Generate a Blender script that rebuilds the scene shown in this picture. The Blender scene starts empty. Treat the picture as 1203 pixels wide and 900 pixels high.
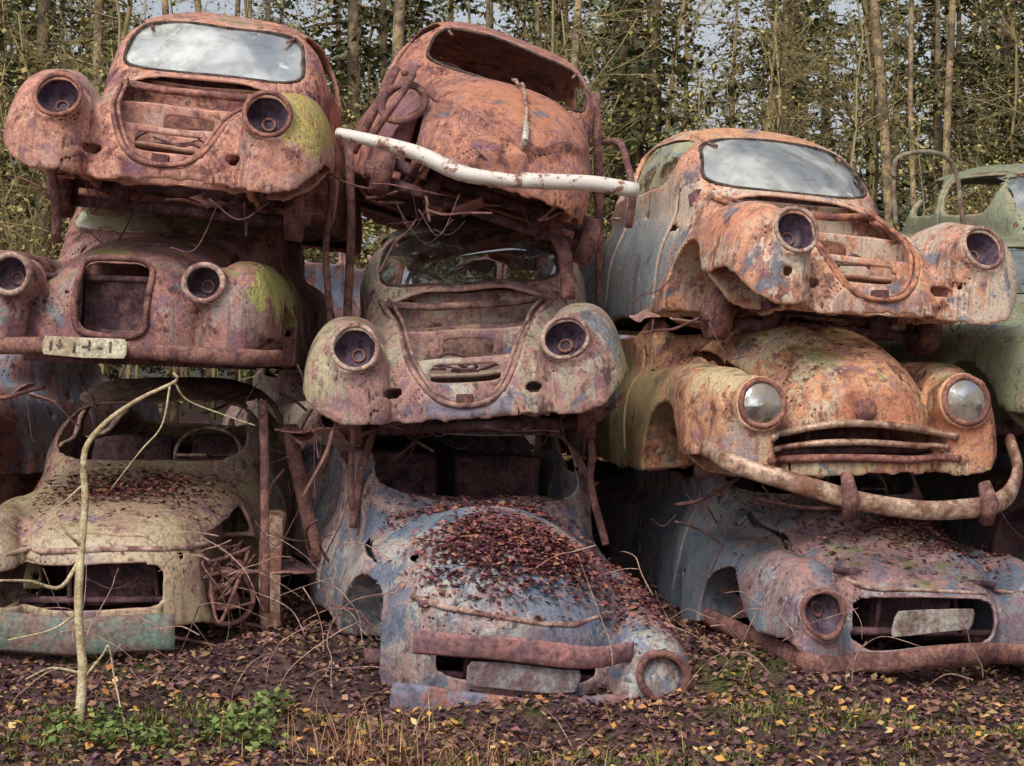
import bpy, math, random, time
import numpy as np
from mathutils import Vector, Matrix, Euler
T0=time.time()
rng=np.random.default_rng(7); random.seed(7)
scene=bpy.context.scene
def C(r,g,b,a=1.0):
    f=lambda v:(v/255/12.92) if v/255<=0.04045 else ((v/255+0.055)/1.055)**2.4
    return (f(r),f(g),f(b),a)
CAM=np.array([0,-8.0,1.5]); F=1920.0
def P(px,py,d):
    return np.array([(px-601.5)*d/F, -8.0+d, 1.5+(450-py)*d/F])
# ---------------------------------------------------------------- nodes
class NT:
    def __init__(s,name):
        s.m=bpy.data.materials.new(name); s.m.use_nodes=True
        s.t=s.m.node_tree; s.t.nodes.clear()
        s.out=s.n('ShaderNodeOutputMaterial')
    def n(s,ty,**k):
        nd=s.t.nodes.new(ty)
        for a,b in k.items(): setattr(nd,a,b)
        return nd
    def l(s,a,b): s.t.links.new(a,b)
    def put(s,sock,v):
        if isinstance(v,bpy.types.NodeSocket): s.l(v,sock)
        else: sock.default_value=v
    def coord(s,scale=(1,1,1),off=(0,0,0),kind='Object'):
        tc=s.n('ShaderNodeTexCoord'); mp=s.n('ShaderNodeMapping')
        s.l(tc.outputs[kind],mp.inputs[0]); mp.inputs[1].default_value=off; mp.inputs[3].default_value=scale
        return mp.outputs[0]
    def noise(s,v,scale,detail=6,rough=.6,dist=0):
        nd=s.n('ShaderNodeTexNoise'); s.l(v,nd.inputs['Vector'])
        nd.inputs['Scale'].default_value=scale; nd.inputs['Detail'].default_value=detail
        nd.inputs['Roughness'].default_value=rough; nd.inputs['Distortion'].default_value=dist
        return nd.outputs['Fac']
    def ramp(s,f,pts):
        nd=s.n('ShaderNodeValToRGB'); s.l(f,nd.inputs[0]); e=nd.color_ramp.elements
        while len(e)<len(pts): e.new(.5)
        for i,(p,c) in enumerate(pts):
            e[i].position=p; e[i].color=c if len(c)==4 else (*c,1)
        return nd.outputs[0]
    def step(s,f,a,b):
        nd=s.n('ShaderNodeMapRange'); s.put(nd.inputs[0],f); nd.inputs[1].default_value=a; nd.inputs[2].default_value=b
        nd.interpolation_type='SMOOTHSTEP'
        return nd.outputs[0]
    def mth(s,op,a,b=0.0):
        nd=s.n('ShaderNodeMath',operation=op); s.put(nd.inputs[0],a); s.put(nd.inputs[1],b); return nd.outputs[0]
    def mix(s,f,a,b,mode='MIX'):
        nd=s.n('ShaderNodeMix',data_type='RGBA',blend_type=mode)
        s.put(nd.inputs[0],f); s.put(nd.inputs[6],a); s.put(nd.inputs[7],b); return nd.outputs[2]
    def bsdf(s,col,rough=.8,bump=None,bs=.5,bd=.01,metal=0,spec=.3):
        b=s.n('ShaderNodeBsdfPrincipled'); s.put(b.inputs['Base Color'],col); s.put(b.inputs['Roughness'],rough)
        s.put(b.inputs['Metallic'],metal); b.inputs['Specular IOR Level'].default_value=spec
        if bump is not None:
            bp=s.n('ShaderNodeBump'); bp.inputs['Strength'].default_value=bs; bp.inputs['Distance'].default_value=bd
            s.l(bump,bp.inputs['Height']); s.l(bp.outputs[0],b.inputs['Normal'])
        s.l(b.outputs[0],s.out.inputs[0]); return b

def rust_mat(name,dark,mid,light,paint,paint_amt=.45,moss=.5,seed=0,mosscol=C(142,142,68),purple=C(118,92,114),blue=C(110,124,140),blue_amt=.5):
    t=NT(name); off=(seed*3.7,seed*1.9,seed*5.3)
    k=1.12; dark,mid,light,paint,purple=[(c[0]*k,c[1]*k,c[2]*k,1) for c in (dark,mid,light,paint,purple)]
    v=t.coord(off=off)
    n1=t.noise(v,2.8,6,.70,.6)
    base=t.ramp(n1,[(.30,dark),(.41,mid),(.52,light),(.60,mid),(.70,purple)])
    n2=t.noise(v,9,5,.70)
    base=t.mix(t.mth('MULTIPLY',t.step(n2,.51,.63),.85),base,dark)
    base=t.mix(t.mth('MULTIPLY',t.step(n2,.47,.38),.6),base,purple)
    vs=t.coord((26,26,1.5),off)
    st=t.noise(vs,1.0,3,.6)
    pn0=t.noise(v,1.9,7,.78)
    pn=t.mth('ADD',t.mth('MULTIPLY',pn0,.75),t.mth('MULTIPLY',st,.25))
    th=.64-.26*paint_amt
    pc=t.mix(t.step(st,.35,.65),paint,light)
    pc=t.mix(.65,pc,paint)
    pmask=t.step(pn,th-.01,th+.03)
    base=t.mix(pmask,base,pc)
    at=t.n('ShaderNodeAttribute',attribute_name='tint')
    n3=t.noise(v,5.2,6,.76)
    ta=t.mth('ADD',at.outputs['Alpha'],t.mth('MULTIPLY',t.mth('SUBTRACT',n3,.5),2.8))
    ta=t.mth('ADD',ta,t.mth('MULTIPLY',t.mth('SUBTRACT',st,.5),1.0))
    ta=t.mth('MULTIPLY',t.step(ta,.46,.66),.78)
    base=t.mix(ta,base,at.outputs['Color'])
    # surviving old blue-grey primer flakes
    bm=t.mth('ADD',t.mth('MULTIPLY',t.mth('SUBTRACT',1.0,n1),.6),t.mth('MULTIPLY',n3,.4))
    tb=.62-.12*blue_amt
    base=t.mix(t.mth('MULTIPLY',t.step(bm,tb,tb+.03),.75),base,blue)
    base=t.mix(t.mth('MULTIPLY',t.step(st,.53,.70),.5),base,dark)
    f=t.noise(v,60,3,.65)
    base=t.mix(1.0,base,t.ramp(f,[(.25,(.58,.54,.57)),(.5,(1.0,1.0,1.0)),(.72,(1.4,1.38,1.34))]),'MULTIPLY')
    base=t.mix(t.mth('MULTIPLY',t.step(f,.58,.66),.5),base,(dark[0]*.6,dark[1]*.55,dark[2]*.65,1))
    base=t.mix(t.mth('MULTIPLY',t.step(n3,.56,.68),.6),base,(dark[0]*.75,dark[1]*.7,dark[2]*.85,1))
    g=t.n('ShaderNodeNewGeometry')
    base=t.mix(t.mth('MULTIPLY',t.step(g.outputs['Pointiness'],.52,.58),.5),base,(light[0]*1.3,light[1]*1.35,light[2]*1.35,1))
    base=t.mix(t.mth('MULTIPLY',t.step(t.mth('SUBTRACT',1.0,g.outputs['Pointiness']),.52,.60),.65),base,(.03,.018,.02,1))  # crevice dirt that also paints shade into concave creases
    sp=t.n('ShaderNodeSeparateXYZ'); t.l(g.outputs['Normal'],sp.inputs[0])
    mm=t.mth('ADD',t.mth('MULTIPLY',sp.outputs[2],.55),t.mth('MULTIPLY',t.mth('SUBTRACT',t.mth('SUBTRACT',1.0,n3),.5),2.4))
    mfac=t.mth('MULTIPLY',t.step(mm,.72-.42*moss,.92-.42*moss),.7 if moss>0 else 0)
    mc=t.mix(f,mosscol,(mosscol[0]*.35,mosscol[1]*.42,mosscol[2]*.4,1))
    base=t.mix(mfac,base,mc)
    h=t.mth('ADD',t.mth('MULTIPLY',n2,.8),t.mth('MULTIPLY',f,.35))
    r=t.mth('SUBTRACT',.84,t.mth('MULTIPLY',pmask,.38))
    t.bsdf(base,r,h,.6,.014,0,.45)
    return t.m
def simple_mat(name,c1,c2,scale=8,rough=.85,bump=.4,metal=0,spec=.3):
    t=NT(name); v=t.coord()
    n=t.noise(v,scale,6,.7,.2); n2=t.noise(v,scale*6,2,.7)
    col=t.mix(t.step(n,.40,.60),c1,c2)
    col=t.mix(1.0,col,t.ramp(n2,[(.3,(.5,.5,.5)),(.55,(1,1,1)),(.75,(1.4,1.4,1.4))]),'MULTIPLY')
    t.bsdf(col,rough,n,bump,.01,metal,spec); return t.m
def attr_mat(name,rough=.8,trans=.0):
    t=NT(name); at=t.n('ShaderNodeAttribute',attribute_name='tint')
    b=t.n('ShaderNodeBsdfDiffuse'); t.l(at.outputs['Color'],b.inputs[0]); t.l(b.outputs[0],t.out.inputs[0])
    return t.m
def glass_mat(name,dust,dcol,transp=.3,seed=0,sky_sheen=0):
    t=NT(name); v=t.coord(off=(seed,seed*2,0))
    d=t.n('ShaderNodeBsdfDiffuse')
    nn=t.noise(v,6,6,.75,.4)
    t.l(t.mix(t.step(t.noise(v,9,4,.6),.4,.65),dcol,(dcol[0]*.7,dcol[1]*.7,dcol[2]*.66,1)),d.inputs[0])
    g=t.n('ShaderNodeBsdfGlossy'); g.inputs[0].default_value=(1,1,1,1); g.inputs['Roughness'].default_value=.015
    tr=t.n('ShaderNodeBsdfTransparent'); tr.inputs[0].default_value=(.7,.75,.72,1)
    a=t.n('ShaderNodeMixShader'); a.inputs[0].default_value=transp; t.l(g.outputs[0],a.inputs[1]); t.l(tr.outputs[0],a.inputs[2])
    b=t.n('ShaderNodeMixShader')
    fl=t.mth('MULTIPLY',t.step(t.noise(v,2.2,3,.6,.6),.30,.70),sky_sheen*2)  # pale diffuse patches painted in for the white sky reflection
    t.l(t.mth('MAXIMUM',t.mth('MULTIPLY',t.step(nn,.62-dust*.4,.78-dust*.4),.9),fl),b.inputs[0]); t.l(a.outputs[0],b.inputs[1]); t.l(d.outputs[0],b.inputs[2])
    t.l(b.outputs[0],t.out.inputs[0]); return t.m
# ---------------------------------------------------------------- mesh helpers
def mkmesh(name,V,Q,mat,parent=None,cols=None,smooth=True):
    me=bpy.data.meshes.new(name); V=np.asarray(V,dtype=np.float32); Q=np.asarray(Q,dtype=np.int32)
    k=Q.shape[1]
    me.vertices.add(len(V)); me.vertices.foreach_set('co',V.ravel())
    me.loops.add(Q.size); me.loops.foreach_set('vertex_index',Q.ravel())
    me.polygons.add(len(Q)); me.polygons.foreach_set('loop_start',np.arange(0,Q.size,k,dtype=np.int32))
    if cols is not None:
        a=me.color_attributes.new('tint','FLOAT_COLOR','POINT'); a.data.foreach_set('color',np.asarray(cols,dtype=np.float32).ravel())
    me.update(calc_edges=True)
    if smooth: me.polygons.foreach_set('use_smooth',np.ones(len(Q),dtype=bool))
    me.materials.append(mat)
    ob=bpy.data.objects.new(name,me); scene.collection.objects.link(ob)
    if parent: ob.parent=parent
    return ob
def empty(name,M=None):
    e=bpy.data.objects.new(name,None); scene.collection.objects.link(e)
    if M is not None: e.matrix_world=M
    return e
def tubes(paths,sides=6,flat=(1,1)):
    VV=[];QQ=[];base=0
    ang=np.linspace(0,2*np.pi,sides,endpoint=False)+np.pi/sides
    ca,sa=np.cos(ang),np.sin(ang)
    for pts,rad in paths:
        pts=np.asarray(pts,float); n=len(pts); rad=np.broadcast_to(np.asarray(rad,float),(n,))
        t=np.gradient(pts,axis=0); t/=np.linalg.norm(t,axis=1)[:,None]+1e-9
        up=np.array([0,0,1.0]) if abs(t[:,2]).mean()<.85 else np.array([0,1.0,0.1])
        s=np.cross(t,up); s/=np.linalg.norm(s,axis=1)[:,None]+1e-9; u=np.cross(s,t)
        ring=pts[:,None,:]+rad[:,None,None]*(ca[None,:,None]*s[:,None,:]*flat[0]+sa[None,:,None]*u[:,None,:]*flat[1])
        e0=pts[0]+(ring[0]-pts[0])*.02; e1=pts[-1]+(ring[-1]-pts[-1])*.02
        R=np.concatenate([e0[None],ring,e1[None]]); m=n+2
        i=np.arange(m-1)[:,None]*sides; j=np.arange(sides)[None,:]; j2=(j+1)%sides
        Q=np.stack([i+j,i+j2,i+sides+j2,i+sides+j],-1).reshape(-1,4)
        VV.append(R.reshape(-1,3)); QQ.append((Q+base)); base+=m*sides
    return np.concatenate(VV),np.concatenate(QQ)
def spline(pts,n=24):
    pts=np.asarray(pts,float)
    if len(pts)<3:
        tt=np.linspace(0,1,n)[:,None]; return pts[0]*(1-tt)+pts[-1]*tt
    p=np.vstack([2*pts[0]-pts[1],pts,2*pts[-1]-pts[-2]]); out=[]
    m=len(pts)-1; per=max(2,n//m)
    for i in range(m):
        a,b,c,d=p[i:i+4]
        for t in np.linspace(0,1,per,endpoint=False):
            out.append(.5*((2*b)+(-a+c)*t+(2*a-5*b+4*c-d)*t*t+(-a+3*b-3*c+d)*t**3))
    out.append(pts[-1]); return np.array(out)
def torus(c,axis,R,r,n=28,m=8):
    axis=np.array(axis,float); axis/=np.linalg.norm(axis); a=np.cross(axis,[0.1,0,1]); a/=np.linalg.norm(a); b=np.cross(axis,a)
    th=np.linspace(0,2*np.pi,n,endpoint=False); ph=np.linspace(0,2*np.pi,m,endpoint=False)
    d=np.cos(th)[:,None]*a+np.sin(th)[:,None]*b
    V=np.array(c)+d[:,None,:]*(R+r*np.cos(ph))[None,:,None]+axis*(r*np.sin(ph))[None,:,None]
    i=np.arange(n)[:,None]; j=np.arange(m)[None,:]
    Q=np.stack([i*m+j,((i+1)%n)*m+j,((i+1)%n)*m+(j+1)%m,i*m+(j+1)%m],-1).reshape(-1,4)
    return V.reshape(-1,3),Q
def lathe(c,axis,prof,n=28):
    axis=np.array(axis,float); axis/=np.linalg.norm(axis); a=np.cross(axis,[0.1,0,1]); a/=np.linalg.norm(a); b=np.cross(axis,a)
    th=np.linspace(0,2*np.pi,n,endpoint=False); d=np.cos(th)[:,None]*a+np.sin(th)[:,None]*b
    pr=np.array(prof); m=len(pr)
    V=np.array(c)+d[:,None,:]*pr[None,:,1,None]+axis*pr[None,:,0,None]
    i=np.arange(n)[:,None]; j=np.arange(m-1)[None,:]
    Q=np.stack([i*m+j,((i+1)%n)*m+j,((i+1)%n)*m+j+1,i*m+j+1],-1).reshape(-1,4)
    return V.reshape(-1,3),Q
def box(c,s,R=None,bev=.15):
    n=5; g=np.linspace(-1,1,n); V=[];Q=[]
    for ax in range(3):
        for sg in (-1,1):
            b0=len(V)
            for u in g:
                for v in g:
                    p=[0,0,0]; p[ax]=sg; p[(ax+1)%3]=u; p[(ax+2)%3]=v; V.append(p)
            for i in range(n-1):
                for j in range(n-1):
                    q=[b0+i*n+j,b0+(i+1)*n+j,b0+(i+1)*n+j+1,b0+i*n+j+1]; Q.append(q if sg>0 else q[::-1])
    V=np.array(V,float); L=(np.abs(V)**12).sum(1)**(1/12.); V=V/L[:,None]; V=V*np.array(s)/2
    if R is not None: V=V@np.array(R).T
    return V+np.array(c),np.array(Q)
def join(parts):
    VV=[];QQ=[];b=0
    for V,Q in parts: VV.append(V);QQ.append(Q+b);b+=len(V)
    return np.concatenate(VV),np.concatenate(QQ)
def snets(Fd,xs,ys,zs):
    S=Fd<0; nx,ny,nz=S.shape
    c=[S[i:nx-1+i,j:ny-1+j,k:nz-1+k] for i in (0,1) for j in (0,1) for k in (0,1)]
    s=sum(a.astype(np.int8) for a in c); act=(s>0)&(s<8)
    I,J,K=np.nonzero(act); N=len(I)
    idm=np.full(act.shape,-1,np.int32); idm[I,J,K]=np.arange(N)
    offs=[(i,j,k) for i in (0,1) for j in (0,1) for k in (0,1)]
    vals=np.stack([Fd[I+o[0],J+o[1],K+o[2]] for o in offs],1)
    acc=np.zeros((N,3),np.float32); cnt=np.zeros(N,np.float32)
    for a in range(8):
        for b in range(a+1,8):
            oa,ob=np.array(offs[a]),np.array(offs[b])
            if abs(oa-ob).sum()!=1: continue
            fa,fb=vals[:,a],vals[:,b]; m=(fa<0)!=(fb<0)
            t=np.where(m,fa/(fa-fb+1e-12),0)
            acc+=np.where(m[:,None],oa[None,:]+(ob-oa)[None,:]*t[:,None],0); cnt+=m
    p=acc/cnt[:,None]+np.stack([I,J,K],1)
    V=np.stack([np.interp(p[:,0],np.arange(nx),xs),np.interp(p[:,1],np.arange(ny),ys),np.interp(p[:,2],np.arange(nz),zs)],1)
    Qs=[]
    for ax in range(3):
        sl=[slice(1,-1)]*3; sl[ax]=slice(0,-1); sl2=list(sl); sl2[ax]=slice(1,None)
        A=S[tuple(sl)];B=S[tuple(sl2)]; I,J,K=np.nonzero(A!=B); a=A[I,J,K]
        o=[0 if k==ax else 1 for k in range(3)]; I,J,K=I+o[0],J+o[1],K+o[2]
        b,c2=(ax+1)%3,(ax+2)%3
        def g(db,dc):
            q=[I,J,K]; q[b]=q[b]-db; q[c2]=q[c2]-dc; return idm[q[0],q[1],q[2]]
        q=np.stack([g(1,1),g(0,1),g(0,0),g(1,0)],1)
        q=np.where(a[:,None],q,q[:,::-1]); Qs.append(q)
    Q=np.concatenate(Qs); Q=Q[(Q>=0).all(1)]
    return V,Q
def cv(y,pts,sg=.05):
    pts=np.array(pts,float); t=np.linspace(pts[0,0]-.3,pts[-1,0]+.3,500); v=np.interp(t,pts[:,0],pts[:,1])
    d=t[1]-t[0]; k=int(3*sg/d)+1; w=np.exp(-.5*((np.arange(-k,k+1)*d)/sg)**2); w/=w.sum()
    v=np.convolve(np.pad(v,k,mode='edge'),w,'valid'); return np.interp(y,t,v)
def smin(a,b,k):
    h=np.clip(.5+.5*(b-a)/k,0,1); return b*(1-h)+a*h-k*h*(1-h)
def sstep(x): x=np.clip(x,0,1); return x*x*(3-2*x)
def crumple(V,amp,fr,seed):
    r=np.random.default_rng(seed); V=V.copy(); V0=V.copy()
    for i in range(7):
        d=r.normal(size=3); d/=np.linalg.norm(d); f=fr*(.6+1.5*r.random()); ph=r.random()
        t=V0@d*f+ph+.35*np.sin(V0@r.normal(size=3)*2)
        tri=2*np.abs(t-np.floor(t+.5))-.5 if i%2 else .5*np.sin(2*np.pi*t)
        w=r.normal(size=3); w/=np.linalg.norm(w)
        V+=w*(amp*tri/(.6+.4*f/fr))[:,None]
    return V
class Car:
    def __init__(s,S):
        s.S=S; h=S.get('h',.0145); L=S['L']
        s.xs=np.arange(-.90,.90+h,h).astype(np.float32)
        s.ys=np.concatenate([np.arange(-.14,1.75,h),np.arange(1.75,L+.12,.032)]).astype(np.float32)
        s.zs=np.arange(.06,1.58,h).astype(np.float32)
        x=s.xs[:,None,None]; y=s.ys[None,:,None]; z=s.zs[None,None,:]; ax=np.abs(x)
        s.x,s.y,s.z,s.ax=x,y,z,ax
        f=s.loft(S['body'])
        f=smin(f,s.loft(S['cabin']),.05)
        for fd in S.get('fenders',[]): f=smin(f,s.loft(fd),fd.get('k',.05))
        gx,gy,gz=np.gradient(f,s.xs,s.ys,s.zs); g=np.sqrt(gx*gx+gy*gy+gz*gz); f=f/np.clip(g,.35,3); del gx,gy,gz,g
        for (lx,ly,lz,R,ti,hl) in S.get('lamps',[]):
            f=smin(f,s.cyl(lx,ly,lz,R,hl,ti),.04)
        s.f0=f
        th=max(.021,h*1.4)+np.clip(y-1.7,0,1)*.024
        sh=np.maximum(f,-(f+th))
        for c in S.get('cuts0',[]): sh=np.maximum(sh,-c(s))
        inn=f+.008; q=h*.85
        for sheet in S.get('sheets',[]): sh=np.minimum(sh,np.maximum(sheet(s),inn))
        fl=np.maximum(np.abs(z-.335)-.018,inn); fl=np.maximum(fl,1.2-y); fl=np.maximum(fl,y-3.5); sh=np.minimum(sh,fl)
        fw=np.maximum(np.maximum(np.abs(y-1.28)-q,inn),z-.98); sh=np.minimum(sh,fw)
        iw=np.maximum(np.maximum(np.maximum(np.abs(ax-S.get('inner',.44))-q,inn+.02),y-1.28),z-S.get('iwz',.80)); sh=np.minimum(sh,iw)
        for wy,R,xin in S.get('wheels',[]):
            r=np.sqrt((y-wy)**2+(z-.33)**2)
            li=np.maximum(np.maximum(np.abs(r-R-.02)-q,inn),xin-ax); sh=np.minimum(sh,li)
            sh=np.maximum(sh,-np.maximum(r-R,xin-ax))
        for (lx,ly,lz,R,ti,hl) in S.get('lamps',[]):
            hol=s.cyl(lx,ly-.04,lz,R-.024,hl+.04,ti)
            sh=np.maximum(sh,-hol)
            bk=s.cyl(lx,ly+.09,lz,R+.01,.016,ti); sh=np.minimum(sh,bk)
        for c in S.get('cuts',[]): sh=np.maximum(sh,-c(s))
        n=.5*np.sin(9*x+3*y)+.5*np.sin(14*y-5*x+2)+.4*np.sin(37*x+23*y)+.3*np.sin(61*x-47*y+1)
        zb=S.get('zbot',.30)+S.get('rag',.010)*n+S.get('cor',.0)*np.clip((ax-.55)/.22,0,1)**2*(y<.5)
        sh=np.maximum(sh,zb-z)
        if S.get('holes',0)>0:
            sd=S.get('seed',1)
            nn=np.sin(17*x+5*z+sd)*np.sin(13*y+3*x+sd*2)*np.sin(19*z-4*y+sd*3)+.35*np.sin(41*x+9*y+sd)*np.sin(37*z+11*y)+.2*np.sin(83*x+9*y+sd)*np.sin(77*z+61*y)
            sh=np.maximum(sh,(nn-(1.15-S['holes']))*.06)
        s.V,s.Q=snets(sh.astype(np.float32),s.xs,s.ys,s.zs)
        s.parts=[]
    def loft(s,D):
        cx=D.get('cx',0); W=np.clip(cv(s.ys,D['W'],D.get('sg',.05)),.015,9)[None,:,None]
        t=cv(s.ys,D['zt'],D.get('sg',.05))[None,:,None]; zb=D.get('zb',.0); b=zb if np.isscalar(zb) else cv(s.ys,zb)[None,:,None]
        zc=(t+b)/2; h=np.clip((t-b)/2,.02,9); n=D.get('n',2.6)
        ctr=cx if np.isscalar(cx) else cv(s.ys,cx)[None,:,None]
        xx=(np.abs(s.ax-ctr) if D.get('side',0)==0 else np.abs(s.x-ctr*D['side']))
        f=((xx/W)**n+(np.abs(s.z-zc)/h)**n)**(1/n)-1
        f=f*np.minimum(W,h)
        y0,y1=D['W'][0][0],D['W'][-1][0]
        return np.maximum(f,np.maximum(y0-s.y,s.y-y1)).astype(np.float32)
    def cyl(s,lx,ly,lz,R,hl,ti):
        a=(0,-math.cos(ti),math.sin(ti)); py=s.y-ly; pz=s.z-lz; px=s.ax-lx
        d=py*a[1]+pz*a[2]; ry=py-d*a[1]; rz=pz-d*a[2]; r=np.sqrt(px*px+ry*ry+rz*rz)
        return np.maximum(r-R,np.abs(d)-hl)
    def yf(s,x,z,dflt=.2):
        i=int(np.clip(np.searchsorted(s.xs,x),0,len(s.xs)-1)); k=int(np.clip(np.searchsorted(s.zs,z),0,len(s.zs)-1))
        c=s.f0[i,:,k]; m=np.nonzero(c<0)[0]
        if len(m)==0: return dflt
        j=m[0]
        if j==0: return s.ys[0]
        return float(s.ys[j-1]+(s.ys[j]-s.ys[j-1])*c[j-1]/(c[j-1]-c[j]))
    def zt(s,x,y):
        i=int(np.clip(np.searchsorted(s.xs,x),0,len(s.xs)-1)); j=int(np.clip(np.searchsorted(s.ys,y),0,len(s.ys)-1))
        c=s.f0[i,j,:]; m=np.nonzero(c<0)[0]; return float(s.zs[m[-1]]) if len(m) else .3
    def xside(s,y,z):
        j=int(np.clip(np.searchsorted(s.ys,y),0,len(s.ys)-1)); k=int(np.clip(np.searchsorted(s.zs,z),0,len(s.zs)-1))
        c=s.f0[:,j,k]; m=np.nonzero(c<0)[0]; return float(s.xs[m[-1]]) if len(m) else .6
    def add(s,name,VQ,mat): s.parts.append((name,VQ[0],VQ[1],mat))
    def gutter(s,zg=1.385):
        for sg in (-1,1):
            pts=[]
            for yy in np.linspace(1.5,2.9,16):
                zz=zg-.10*max(0,(1.75-yy)/.25)-.08*max(0,(yy-2.5)/.4)**2
                pts.append((sg*(s.xside(yy,zz)+.006),yy,zz))
            p=np.array(pts); p[1:-1]=(p[:-2]+2*p[1:-1]+p[2:])/4
            s.add('roof_gutter',tubes([(p,.010)],6),M_PIPE)
    def finish(s,name,mat,loc,yaw=0,roll=0,pitch=0,scale=(1,1,1),deform=None,tint=[],leaves=None):
        M=Matrix.Translation(loc)@Euler((math.radians(pitch),math.radians(roll),math.radians(yaw)),'XYZ').to_matrix().to_4x4()@Matrix.Diagonal((*scale,1))
        e=empty(name,M); V=s.V
        col=np.zeros((len(V),4),np.float32); col[:,:3]=.2
        wsum=np.zeros(len(V))
        acc=np.zeros((len(V),3))
        for (c,r,rgb,a) in tint:
            d=((V-np.array(c))/np.array(r)); w=a*np.exp(-(d**2).sum(1)); acc+=w[:,None]*np.array(rgb[:3]); wsum+=w; col[:,3]=np.maximum(col[:,3],w)
        col[:,:3]=np.where(wsum[:,None]>1e-4,1.1*acc/(wsum[:,None]+1e-6),.2)
        df=deform or (lambda v:v)
        ob=mkmesh('body_shell',df(V),s.Q,mat,e,col)
        for (n,v,q,m) in s.parts: mkmesh(n,df(v),q,m,e)
        if leaves:
            nrm=np.zeros(len(V)*3,np.float32); ob.data.vertices.foreach_get('normal',nrm); nrm=nrm.reshape(-1,3)
            vd=np.zeros(len(V)*3,np.float32); ob.data.vertices.foreach_get('co',vd); vd=vd.reshape(-1,3)
            for (c,r,cnt,pal) in leaves:
                d=(((V-np.array(c))/np.array(r))**2).sum(1)
                w=np.exp(-d*1.5)*(nrm[:,2]>.5)
                if w.sum()<=0: continue
                idx=rng.choice(len(V),cnt,p=w/w.sum())
                lv,lq,lc=leafquads(vd[idx]+nrm[idx]*rng.random((cnt,1))*.012+rng.normal(size=(cnt,3))*.01,cnt,.010,.022,pal,.35)
                mkmesh('fallen_leaves',lv,lq,M_LEAF,e,lc,False)
        s.V=s.Q=s.f0=None
        return e
def leafquads(c,n,s0,s1,pal,tilt=.5):
    nn=np.stack([rng.normal(size=n)*tilt,rng.normal(size=n)*tilt,np.ones(n)],1); nn/=np.linalg.norm(nn,axis=1)[:,None]
    a=rng.normal(size=(n,3)); a-=nn*(a*nn).sum(1)[:,None]; a/=np.linalg.norm(a,axis=1)[:,None]; b=np.cross(nn,a)
    s=(s0+(s1-s0)*rng.random(n))[:,None]; k=(.45+.3*rng.random(n))[:,None]; cu=(rng.random(n)*.5)[:,None]*s
    V=np.stack([c-a*s,c+b*s*k+nn*cu,c+a*s,c-b*s*k+nn*cu*.6],1).reshape(-1,3)
    Q=np.arange(4*n).reshape(-1,4)
    pal=np.array([p[:3] for p in pal]); cc=pal[rng.integers(0,len(pal),n)]*(.6+.8*rng.random((n,1)))
    cc=np.repeat(cc,4,0); return V,Q,np.concatenate([cc,np.ones((4*n,1))],1)
# ---------------------------------------------------------------- materials
M_LEAF=attr_mat('leaf_mat')
M_DARK=simple_mat('burnt_metal',C(80,58,66),C(128,94,96),9)
M_CHROME=simple_mat('rusty_chrome',C(142,100,82),C(204,174,152),7,.5,.4,.25,.5)
M_PIPE=simple_mat('rusty_pipe',C(104,72,72),C(150,108,98),12)
M_RING=simple_mat('lamp_ring',C(172,120,104),C(120,78,76),9)
M_RINGP=simple_mat('lamp_ring_pale',C(196,168,152),C(130,92,88),9)
M_BOWL=simple_mat('lamp_bowl',C(62,46,60),C(106,88,104),10,.5)
M_PLATE=simple_mat('old_plate',C(215,205,180),C(178,158,130),10,.6,.2)
M_WHITE=simple_mat('chalky_white_paint',C(225,222,212),C(185,172,155),5,.6,.2)
M_INK=simple_mat('plate_ink',C(70,62,60),C(120,108,98),20)
M_RUB=simple_mat('rubber_seal',C(60,52,52),C(110,90,80),12)
M_GA=glass_mat('windscreen_glass_clear',.12,C(236,240,236),.04,1,.36)  # near-white colour stands in for bright sky mirrored in the glass
M_GC=glass_mat('windscreen_glass_streaked',.12,C(224,228,220),.25,9,.30)
M_GB=glass_mat('windscreen_glass_dusty',.60,C(180,180,150),.25,4,.1)
M_GD=glass_mat('windscreen_glass_dark',.30,C(140,150,150),.40,7,.10)
M_LENS=glass_mat('lamp_lens',.6,C(150,140,130),.3,3)
LEAFP=[C(132,80,80),C(104,62,70),C(150,98,84),C(84,56,64),C(168,120,100),C(112,76,86)]
# ---------------------------------------------------------------- compact car
def wins(zc,h,w0,w1,ymax):
    def c(s):
        w=w0+(w1-w0)*np.clip((s.z-(zc-h))/(2*h),0,1)
        g=((s.ax/w)**5+(np.abs(s.z-zc)/h)**5)**.2-1
        return np.maximum(g*h,s.y-ymax)
    return c
def sidew(y0,y1,z0,z1,xin=.4,p=4):
    def c(s):
        yc,zc=(y0+y1)/2,(z0+z1)/2; g=((np.abs(s.y-yc)/((y1-y0)/2))**p+(np.abs(s.z-zc)/((z1-z0)/2))**p)**(1/p)-1
        return np.maximum(g*.15,xin-s.ax)
    return c
def rearw(zc,h,w,ymin):
    def c(s):
        g=((s.ax/w)**3+(np.abs(s.z-zc)/h)**3)**(1/3)-1
        return np.maximum(g*h,ymin-s.y)
    return c
def groove_side(ypos,z0,z1,wd=.010):
    def c(s):
        return np.maximum(np.maximum(np.maximum(np.abs(s.y-ypos)-wd,z0-s.z),s.z-z1),.5-s.ax)
    return c
def slot(x0,z0,w,h,ymax=.4):
    def c(s): return np.maximum((np.sqrt(((s.ax-x0)/w)**2+((s.z-z0)/h)**2)-1)*h,s.y-ymax)
    return c
def seam(tab,y1,z0,wd=.012):
    def c(s):
        w=cv(s.ys,tab,.02)[None,:,None]
        return np.maximum(np.maximum(np.abs(s.ax-w)-wd,s.y-y1),z0-s.z)
    return c
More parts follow.
